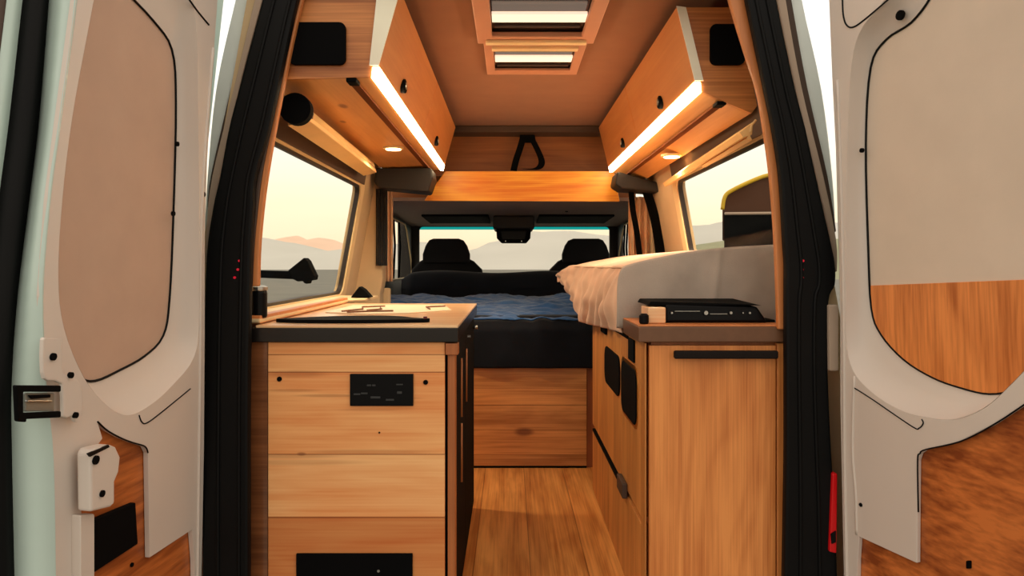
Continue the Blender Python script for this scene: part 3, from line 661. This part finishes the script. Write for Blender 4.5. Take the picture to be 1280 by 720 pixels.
# cab side doors with windows
def cab_door(name, sx, slots, label):
    r = struct(empty(name, (sx, 5.2, 0)))
    s = 1 if sx > 0 else -1
    q = lambda Y, z: Vector((sx, Y, z))
    win = [q(4.40, .96), q(5.86, .96), q(5.84, 1.10), q(5.60, 1.34), q(5.50, 1.38), q(4.46, 1.40), q(4.40, 1.36)]
    MB().prism([q(4.1, 0), q(5.94, 0), q(5.94, 1.44), q(4.1, 1.46)], (s*.008, 0, 0), [win]).obj('door_panel', M['frame_dark'], r)
    MB().prism([p+Vector((s*.012, 0, 0)) for p in win], (s*.003, 0, 0)).obj('pane', M['glass'], r)
    MB().tube([p-Vector((s*.004, 0, 0)) for p in win], .006, 8, True).obj('bright_edge_trim', M['cream'], r, smooth=True)  # cream tube added to give the bright lines along the window edge
    for Y in slots:
        MB().tube([(sx+s*.0, Y, .96), (sx-s*.008, Y+.02, 1.2), (sx+s*.0, Y+.01, 1.39)], .008, 8).obj('window_post', M['black'], r, smooth=True)
    return r
cab_door('door_3', -.83, (4.98, 5.22), '')
cab_door('door_4', .90, (5.1, 5.38, 5.5), '')

# ---------------------------------------------------------------- pillars, curtains, boxes between living space and cab
struct(MB().prism([Vector((a, 3.96, b)) for a, b in ((-.90, .60), (-.735, .60), (-.735, .90), (-.72, .98), (-.735, 1.5), (-.76, 1.62), (-.86, 1.62))], (0, .12, 0)).obj('trim_18', M['wall'], bevel=.01))
struct(MB().prism([Vector((a, 3.97, b)) for a, b in ((.90, .60), (.80, .60), (.80, .90), (.79, 1.5), (.80, 1.62), (.9, 1.62))], (0, .12, 0)).obj('trim_19', M['wall'], bevel=.01))
struct(box(-.90, -.70, 4.09, 4.12, 0, .93).obj('trim_20', M['wall'], bevel=.01))
def curtain(name, x0, x1, y, z0, z1, folds, amp, mat, label, tie=0):
    def fn(u, v):
        w = 1-tie*v
        x = (x0+x1)/2+(u-.5)*(x1-x0)*w
        return Vector((x, y+amp*math.sin(u*folds*2*math.pi+.6*math.sin(v*3))*(.5+.5*v), z1+(z0-z1)*v))
    o = MB().sheet(fn, folds*14, 16).obj(name, mat, smooth=True, solid=.003)
    return tag(o, label, 'curtain')
Yc = 3.93
curtain('dark_curtain', X(470, Yc), X(484, Yc), Yc, Z(332, Yc), Z(236, Yc), 3, .012, M['dark_curtain'], 'narrow dark curtain hanging from the left charcoal box')
curtain('beige_curtain', X(482, 4.14), X(491, 4.14), 4.14, Z(352, 4.14), Z(236, 4.14), 2, .012, M['curtain'], 'slim brown curtain edge beside the left cab door')
curtain('beige_curtain', X(786, 4.01), X(818, 4.01), 4.01, 1.06, Z(246, 4.01), 4, .022, M['curtain'], 'beige gathered curtain hanging from the right charcoal box')
def strap(pts, w, name, label, Y):
    a = catmull([P(x-w/2, y, Y) for x, y in pts], 5, False); b = catmull([P(x+w/2, y, Y) for x, y in pts], 5, False)
    o = MB().loft([a, b], False).obj(name, M['black'], solid=.006); return tag(o, label, 'strap')
strap([(808, 238), (815, 260), (821, 285), (826, 322)], 12, 'window_strap', 'wide black strap running down beside the beige curtain', 3.90)
strap([(789, 240), (791, 262), (796, 290), (800, 322)], 7, 'curtain_strap', 'narrow black strap left of the beige curtain', 3.92)
for pts, nm in (([(469, 210), (540, 210), (541, 222), (535, 240), (522, 239), (472, 234), (467, 228)], 'left'), ([(772, 214), (835, 231), (835, 237), (826, 240), (778, 236), (769, 230)], 'right')):
    o = MB().prism([P(a, b, 3.80) for a, b in pts], (0, .2, 0)).obj('storage_box', M['box_grey'], bevel=.012, seg=3)
    tag(o, 'charcoal rounded storage box under the far end of the %s overhead cabinet' % nm, 'box')

# ---------------------------------------------------------------- cab shelf and bulkhead
sh = thing('cab_shelf', 'orange wooden shelf front spanning above the cab', 'shelf', (.08, 4.15, 1.44))
MB().prism([P(530, 251, 4.12), P(775, 252, 4.12), P(768, 214, 4.12), P(556, 214, 4.12)], (0, .03, 0)).obj('shelf_front', M['beam'], sh, bevel=.006)
box(-.5, .62, 4.15, 4.36, 1.59, 1.605).obj('shelf_board', M['bulk'], sh)
struct(box(-.76, .78, 4.37, 4.39, 1.45, 1.9).obj('wall_front', M['bulk']))
struct(box(-.76, .78, 4.20, 4.36, 1.86, 1.898).obj('trim_21', M['brown_dark'], bevel=.004))  # header darkened in its colour for the shade under the ceiling
sp = thing('hanging_strap', 'black looped strap hanging against the wall above the cab shelf', 'strap', P(661, 213, 4.3))
for pts in ([(655, 168), (650, 185), (645, 200), (642, 213)], [(662, 168), (671, 185), (677, 200), (675, 208), (668, 211), (657, 211)]):
    a = catmull([P(x-4, y, 4.3) for x, y in pts], 5, False); b = catmull([P(x+4, y+1, 4.3) for x, y in pts], 5, False)
    MB().loft([a, b], False).obj('band', M['black'], sp, solid=.012)
MB().prism([P(650, 166, 4.295), P(668, 166, 4.295), P(670, 178, 4.295), P(649, 178, 4.295)], (0, .02, 0)).obj('clip', M['black'], sp, bevel=.004)

# ---------------------------------------------------------------- overhead cabinets
def overhead(side, y0, y1, xb, xt, zb, zt, xo, zo, label, knobs, rail_x, speaker):
    s = side
    r = thing('overhead_cabinet', label, 'cabinet', (s*(xb+xo)/2, (y0+y1)/2, zo), 'overhead cabinets')
    q = lambda x, y, z: Vector((s*x, y, z))
    dt = .020
    body = [(xb+dt, zb+.0), (xo-.03, zo), (xo, zo+.04), (xo-.03, zt), (xt+dt+.01, zt)]
    MB().prism([q(a, y0+.012, b) for a, b in body], (0, y1-y0-.03, 0)).obj('carcass', M['overhead_under'], r, bevel=.004)
    MB().prism([q(a, y0, b) for a, b in body], (0, .012, 0)).obj('end_panel', M['overhead_end'], r, bevel=.002)
    ym = (y0+y1)/2+.02
    for a, b in ((y0-.006, ym-.002), (ym+.002, y1)):
        d = MB().prism([q(xb, a, zb+.028), q(xb+dt-.002, a, zb+.028), q(xt+dt, a, zt-.004), q(xt, a, zt)], (0, b-a, 0)).obj('door', M['overhead_face'], r, bevel=.003)
        if a < y0: 
            MB().prism([q(xb-.001, a-.004, zb+.03), q(xb+dt+.006, a-.004, zb+.03), q(xt+dt+(.045 if s < 0 else .008), a-.004, zt-.004), q(xt-.001, a-.004, zt)], (0, .004, 0)).obj('edge_strip', plain('cream_edging', (255, 244, 220), .5), d)
            n0 = d
        yk = knobs[0] if a < y0 else knobs[1]
        zk = zb+.065; xk = xb+(xt-xb)*(.065-.028)/(zt-zb-.028)
        k = MB().tube([q(xk+.002, yk, zk), q(xk-.010, yk, zk-.001), q(xk-.013, yk, zk-.001)], [.024, .024, .020], 22).obj('knob', M['black'], d, smooth=False)
        MB().cyl(q(xk-.013, yk, zk), (-s, 0, 0), .012, .003, 12).obj('knob_pin', M['steel'], k)
    MB().prism([q(xb-.002, y0-.004, zb+.026), q(xb+.006, y0-.004, zb-.006), q(xb+.021, y0-.004, zb-.004), q(xb+.018, y0-.004, zb+.026)], (0, y1-y0-.02, 0)).obj('light_strip', M['led'], r)
    def under(x): return zb+(zo-zb)*(x-xb-dt)/(xo-.03-xb-dt)
    MB().prism([q(rail_x-.012, y0+.02, under(rail_x)-.008), q(rail_x+.012, y0+.02, under(rail_x)-.008), q(rail_x+.012, y0+.02, under(rail_x)-.0005), q(rail_x-.012, y0+.02, under(rail_x)-.0005)], (0, y1-y0-.1, 0)).obj('rail', M['rail'], r)
    MB().prism([q(rail_x-.016, y0+.002, under(rail_x)-.012), q(rail_x+.014, y0+.002, under(rail_x)-.012), q(rail_x+.014, y0+.002, under(rail_x)), q(rail_x-.016, y0+.002, under(rail_x))], (0, .05, 0)).obj('rail_cap', M['black'], r, bevel=.003)
    x0, x1, z0, z1 = speaker
    MB().prism([q(a, y0-.012, b) for a, b in rrect(x0, x1, z0, z1, .018)], (0, .012, 0)).obj('vent_cover', M['black'], r, bevel=.003)
    return under
uL = overhead(-1, 2.0, 4.0, .374, .312, 1.603, 1.85, .735, 1.594, 'wooden overhead cabinet along the left wall with glowing strip', (2.36, 3.41), .455, (.467, .628, 1.635, 1.755))
uR = overhead(1, 2.17, 4.08, .568, .512, 1.604, 1.864, .775, 1.535, 'wooden overhead cabinet along the right wall with glowing strip', (2.60, 3.47), .655, (.615, .722, 1.683, 1.808))
def puck(x, y, z, label):
    r = thing('puck_light', label, 'light', (x, y, z-.012))
    MB().tube([(x, y, z), (x, y, z-.008), (x, y, z-.010)], [.048, .046, .040], 24).obj('ring', M['cream'], r)
    MB().cyl((x, y, z-.0095), (0, 0, -1), .034, .003, 24).obj('lens', M['puck'], r)
    L = bpy.data.lights.new('puck_lamp', 'SPOT'); L.energy = 26; L.color = (1, .80, .54); L.spot_size = math.radians(150); L.spot_blend = .8; L.shadow_soft_size = .03
    lo = bpy.data.objects.new('puck_lamp', L); COL.objects.link(lo); lo.parent = r; lo.location = (0, 0, -.006)
puck(-.53, 3.18, uL(.53)+.0005, 'round glowing downlight under the left overhead cabinet')
puck(.70, 3.05, uR(.70)-.010, 'round glowing downlight under the right overhead cabinet')

# roller blinds above the windows
rb = thing('roller_blind', 'cream roller blind with black end cap above the left window', 'blind', (-.68, 2.7, 1.5))
A = P(372, 138, 2.10); B = P(462, 208, 3.42)
MB().tube([A, B], .026, 20).obj('roll', M['roller'], rb, smooth=True)
d = (B-A).normalized()
MB().tube([A-d*.03, A+d*.006], .046, 28).obj('end_cap', M['black'], rb)
bx = [A+Vector((-.03, 0, .03)), A+Vector((.02, 0, .045)), A+Vector((.045, 0, .01)), A+Vector((.035, 0, -.02))]
MB().tube([A+d*.01+Vector((0, 0, .0)), A+d*.05], .036, 16).obj('bracket', M['taupe'], rb)
MB().prism([A+Vector((.034, .0, -.030)), A+Vector((-.03, .0, -.046)), A+Vector((-.03, 0, -.036)), A+Vector((.03, 0, -.012))], B-A).obj('bottom_bar', M['roller'], rb, bevel=.002)
rb = thing('roller_blind', 'cream slatted blind folded above the right window', 'blind', (.74, 2.7, 1.48))
A = P(937, 160, 2.12); B = P(836, 226, 3.45)
MB().prism([A+Vector((-.030, 0, -.012)), A+Vector((.012, 0, .02)), A+Vector((.008, 0, -.02)), A+Vector((-.02, 0, -.03))], B-A).obj('blind_slats', M['roller'], rb, bevel=.002)
MB().prism([A+Vector((-.01, .0, -.032)), A+Vector((.0, .0, -.02)), A+Vector((.008, 0, -.036))], (B-A)*.45).obj('blind_flap', M['roller'], rb)
MB().tube([P(945, 150, 2.1), P(940, 156, 2.1), P(938, 165, 2.1)], .004, 6).obj('cord', M['roller'], rb)

# ---------------------------------------------------------------- roof vent
rv = thing('roof_vent', 'pink-tan framed roof vent with two pale bars given a reflected glow in the ceiling', 'roof vent', (.09, 2.5, HC-.03))
def rectl(x0, x1, y0, y1, z): return [Vector((x0, y0, z)), Vector((x1, y0, z)), Vector((x1, y1, z)), Vector((x0, y1, z))]
h1 = (VX0+.035, VX1-.03, 2.03, 2.50); h2 = (VX0+.035, VX1-.035, 2.69, 2.965)
MB().prism(rectl(VX0-.02, VX1+.02, VY0-.01, 2.58, HC-.022), (0, 0, .02), [rectl(h1[0], h1[1], h1[2], h1[3], HC-.022)]).obj('frame', M['vent_frame'], rv, bevel=.004)
MB().prism(rectl(VX0, VX1, 2.60, VY1, HC-.014), (0, 0, .012), [rectl(h2[0], h2[1], h2[2], h2[3], HC-.014)]).obj('frame', M['vent_frame'], rv, bevel=.003)
MB().prism(rectl(VX0+.01, VX1-.01, 2.53, 2.56, HC-.034), (0, 0, .012)).obj('cross_bar', M['cream'], rv, bevel=.003)
MB().prism(rectl(VX0+.03, VX1-.03, 2.63, 2.665, HC-.024), (0, 0, .01)).obj('cross_bar', M['cream'], rv, bevel=.002)
MB().prism(rectl(h1[0]+.004, h1[1]-.004, 2.285, 2.36, HC-.018), (0, 0, .01)).obj('glow_painted_bar', M['vent_bar'], rv)  # no lamp: pale bar whose reflected brightness is put in as glow
MB().prism(rectl(h2[0]+.004, h2[1]-.004, 2.775, 2.845, HC-.012), (0, 0, .008)).obj('glow_painted_bar', M['vent_bar'], rv)
MB().prism(rectl(VX0+.025, VX1-.025, VY0+.025, VY1-.025, HC+.004), (0, 0, .01)).obj('smoked_lid', M['vent_glass'], rv)
for y in (2.12, 2.44, 2.72, 2.92):
    MB().tube([(VX0+.045, y, HC-.003), (VX1-.045, y, HC-.003)], .006, 8).obj('slat', M['brown_dark'], rv)

# ---------------------------------------------------------------- outside
struct(MB().box(-400, 400, -60, 700, -.8, -.7).obj('ground', M['ground']))
def hill(name, dist, depth, prof, mat, seed, rough):
    """prof: list of (px, py) ridge seen from the van; the hill rises from the shore to a ridge and falls behind"""
    prof = sorted(prof); 
    def ry(px):
        for (a, b), (c, d) in zip(prof, prof[1:]):
            if px <= c: t = (px-a)/(c-a); t = t*t*(3-2*t); return b+(d-b)*t
        return prof[-1][1]
    x0, x1 = prof[0][0], prof[-1][0]
    def fn(u, v):
        px = x0+u*(x1-x0); top = EYE+(CY-ry(px))/F*dist
        h = math.sin(min(v/.7, 1)*math.pi/2)**1.3 if v < .7 else math.cos((v-.7)/.3*math.pi/2)
        y = dist-depth*(1-v/.7) if v < .7 else dist+depth*(v-.7)
        g = -.75+(top+.75)*h*(1+rough*fbm(px*.03, v*3, seed))+top*rough*.5*fbm(px*.1, v*6, seed)*h
        return Vector(((px-CX)/F*dist, y, g))
    return struct(MB().sheet(fn, 220, 24).obj(name, mat, smooth=True))
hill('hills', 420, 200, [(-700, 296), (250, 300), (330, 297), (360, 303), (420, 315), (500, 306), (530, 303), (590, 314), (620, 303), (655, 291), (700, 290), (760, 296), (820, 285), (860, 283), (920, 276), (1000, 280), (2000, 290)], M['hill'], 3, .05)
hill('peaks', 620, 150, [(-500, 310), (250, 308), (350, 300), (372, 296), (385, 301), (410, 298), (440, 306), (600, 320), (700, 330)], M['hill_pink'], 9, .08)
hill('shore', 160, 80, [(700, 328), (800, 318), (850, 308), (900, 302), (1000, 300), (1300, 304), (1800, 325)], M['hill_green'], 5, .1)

# lamp on a post outside the left window
al = thing('outdoor_lamp', 'black angular lamp head on a horizontal arm outside the left window', 'lamp', (X(296, 3.3), 3.3, -.7))
MB().tube([(X(296, 3.3), 3.3, -.70), (X(296, 3.3), 3.3, Z(335, 3.3))], .02, 12).obj('post', M['black'], al)
MB().prism([P(292, 337, 3.3), P(364, 339, 3.3), P(366, 349, 3.3), P(292, 346, 3.3)], (0, .03, 0)).obj('arm', M['black'], al, bevel=.003)
MB().prism([P(360, 338, 3.28), P(380, 322, 3.28), P(384, 326, 3.28), P(393, 345, 3.28), P(392, 350, 3.28), P(385, 351, 3.28), P(384, 355, 3.28), P(380, 354, 3.28), P(378, 351, 3.28), P(372, 352, 3.28), P(364, 348, 3.28)], (0, .07, 0)).obj('lamp_head', M['black'], al, bevel=.004)
# trailer seen through the right window
tr = thing('camping_trailer', 'dark round-topped trailer with yellow rim outside the right window', 'trailer', (2.1, 5.3, -.7))
Yt = 5.0
arc = [(903, 300), (903, 262), (906, 246), (915, 238), (940, 226), (960, 219), (980, 218), (1000, 222), (1008, 240), (1010, 262), (1010, 300)]
MB().prism([P(a, b, Yt) for a, b in arc], (.5, 1.4, 0)).obj('canopy', M['tent_brown'], tr)
MB().prism([P(905, 266, Yt-.03), P(1008, 265, Yt-.03), P(1008, 300, Yt-.03), (X(1008, Yt), Yt-.03, -.3), (X(905, Yt), Yt-.03, -.3)], (.52, 1.46, 0)).obj('body', M['black'], tr)
MB().tube([P(p.x, p.y, Yt-.03) for p in catmull([Vector((a, b, 0)) for a, b in arc[1:-1]], 4, False)], .014, 8).obj('rim', M['yellow'], tr, smooth=True)
MB().tube([P(906, 267, Yt-.05), P(1008, 266, Yt-.05)], .010, 8).obj('trim_line', M['tan'], tr)
for xx in (1.62, 1.95): 
    for yy in (5.25, 6.15): MB().tube([(xx+(yy-5)*.36, yy, -.40), (xx+.12+(yy-5)*.36, yy, -.40)], .3, 24).obj('wheel', M['rubber'], tr)

# ---------------------------------------------------------------- sky, camera
w = bpy.data.worlds.new('sunset_sky'); bpy.context.scene.world = w; w.use_nodes = True
nt = w.node_tree; bg = nt.nodes['Background']; L = nt.links.new
tc = N(nt, 'ShaderNodeTexCoord'); sp_ = N(nt, 'ShaderNodeSeparateXYZ'); L(tc.outputs['Generated'], sp_.inputs[0])
r = N(nt, 'ShaderNodeValToRGB'); e = r.color_ramp.elements
e[0].position = 0; e[0].color = lin((238, 208, 178)); e[1].position = 1; e[1].color = lin((236, 220, 204))
for p, c in ((.03, (250, 222, 188)), (.08, (253, 234, 202)), (.16, (254, 245, 226)), (.30, (252, 248, 240)), (.55, (250, 238, 222))):
    q = e.new(p); q.color = lin(c)
nz = N(nt, 'ShaderNodeTexNoise'); nz.inputs['Scale'].default_value = 2.2; nz.inputs['Detail'].default_value = 5
mp = N(nt, 'ShaderNodeMapping'); mp.inputs['Scale'].default_value = (1, 1, 9); L(tc.outputs['Generated'], mp.inputs[0]); L(mp.outputs[0], nz.inputs['Vector'])
ma = N(nt, 'ShaderNodeMath', operation='MULTIPLY_ADD'); ma.inputs[1].default_value = .07; L(nz.outputs['Fac'], ma.inputs[0]); 
m2 = N(nt, 'ShaderNodeMath', operation='ADD'); m2.inputs[1].default_value = -.035; L(sp_.outputs[2], m2.inputs[0]); L(m2.outputs[0], ma.inputs[2])
L(ma.outputs[0], r.inputs['Fac'])
mr = N(nt, 'ShaderNodeMapRange'); mr.interpolation_type = 'SMOOTHSTEP'; mr.inputs['From Min'].default_value = -.35; mr.inputs['From Max'].default_value = .45
mr.inputs['To Min'].default_value = 1.0; mr.inputs['To Max'].default_value = 1.0; L(sp_.outputs[1], mr.inputs['Value'])
vm = N(nt, 'ShaderNodeVectorMath', operation='SCALE'); L(r.outputs['Color'], vm.inputs[0]); L(mr.outputs[0], vm.inputs['Scale'])
L(vm.outputs[0], bg.inputs['Color']); bg.inputs['Strength'].default_value = 1.12

cam = bpy.data.cameras.new('camera'); co = bpy.data.objects.new('camera', cam); COL.objects.link(co)
co.location = (0, 0, EYE); co.rotation_euler = (math.radians(90), 0, 0)
cam.sensor_width = 36; cam.lens = F/1280*36; cam.shift_x = 2/1280; cam.shift_y = -30/1280; cam.clip_end = 2000; cam.clip_start = .02
bpy.context.scene.camera = co
vs = bpy.context.scene.view_settings
vs.view_transform = 'Standard'; vs.look = 'None'; vs.gamma = 1; vs.use_curve_mapping = False; vs.exposure = .24
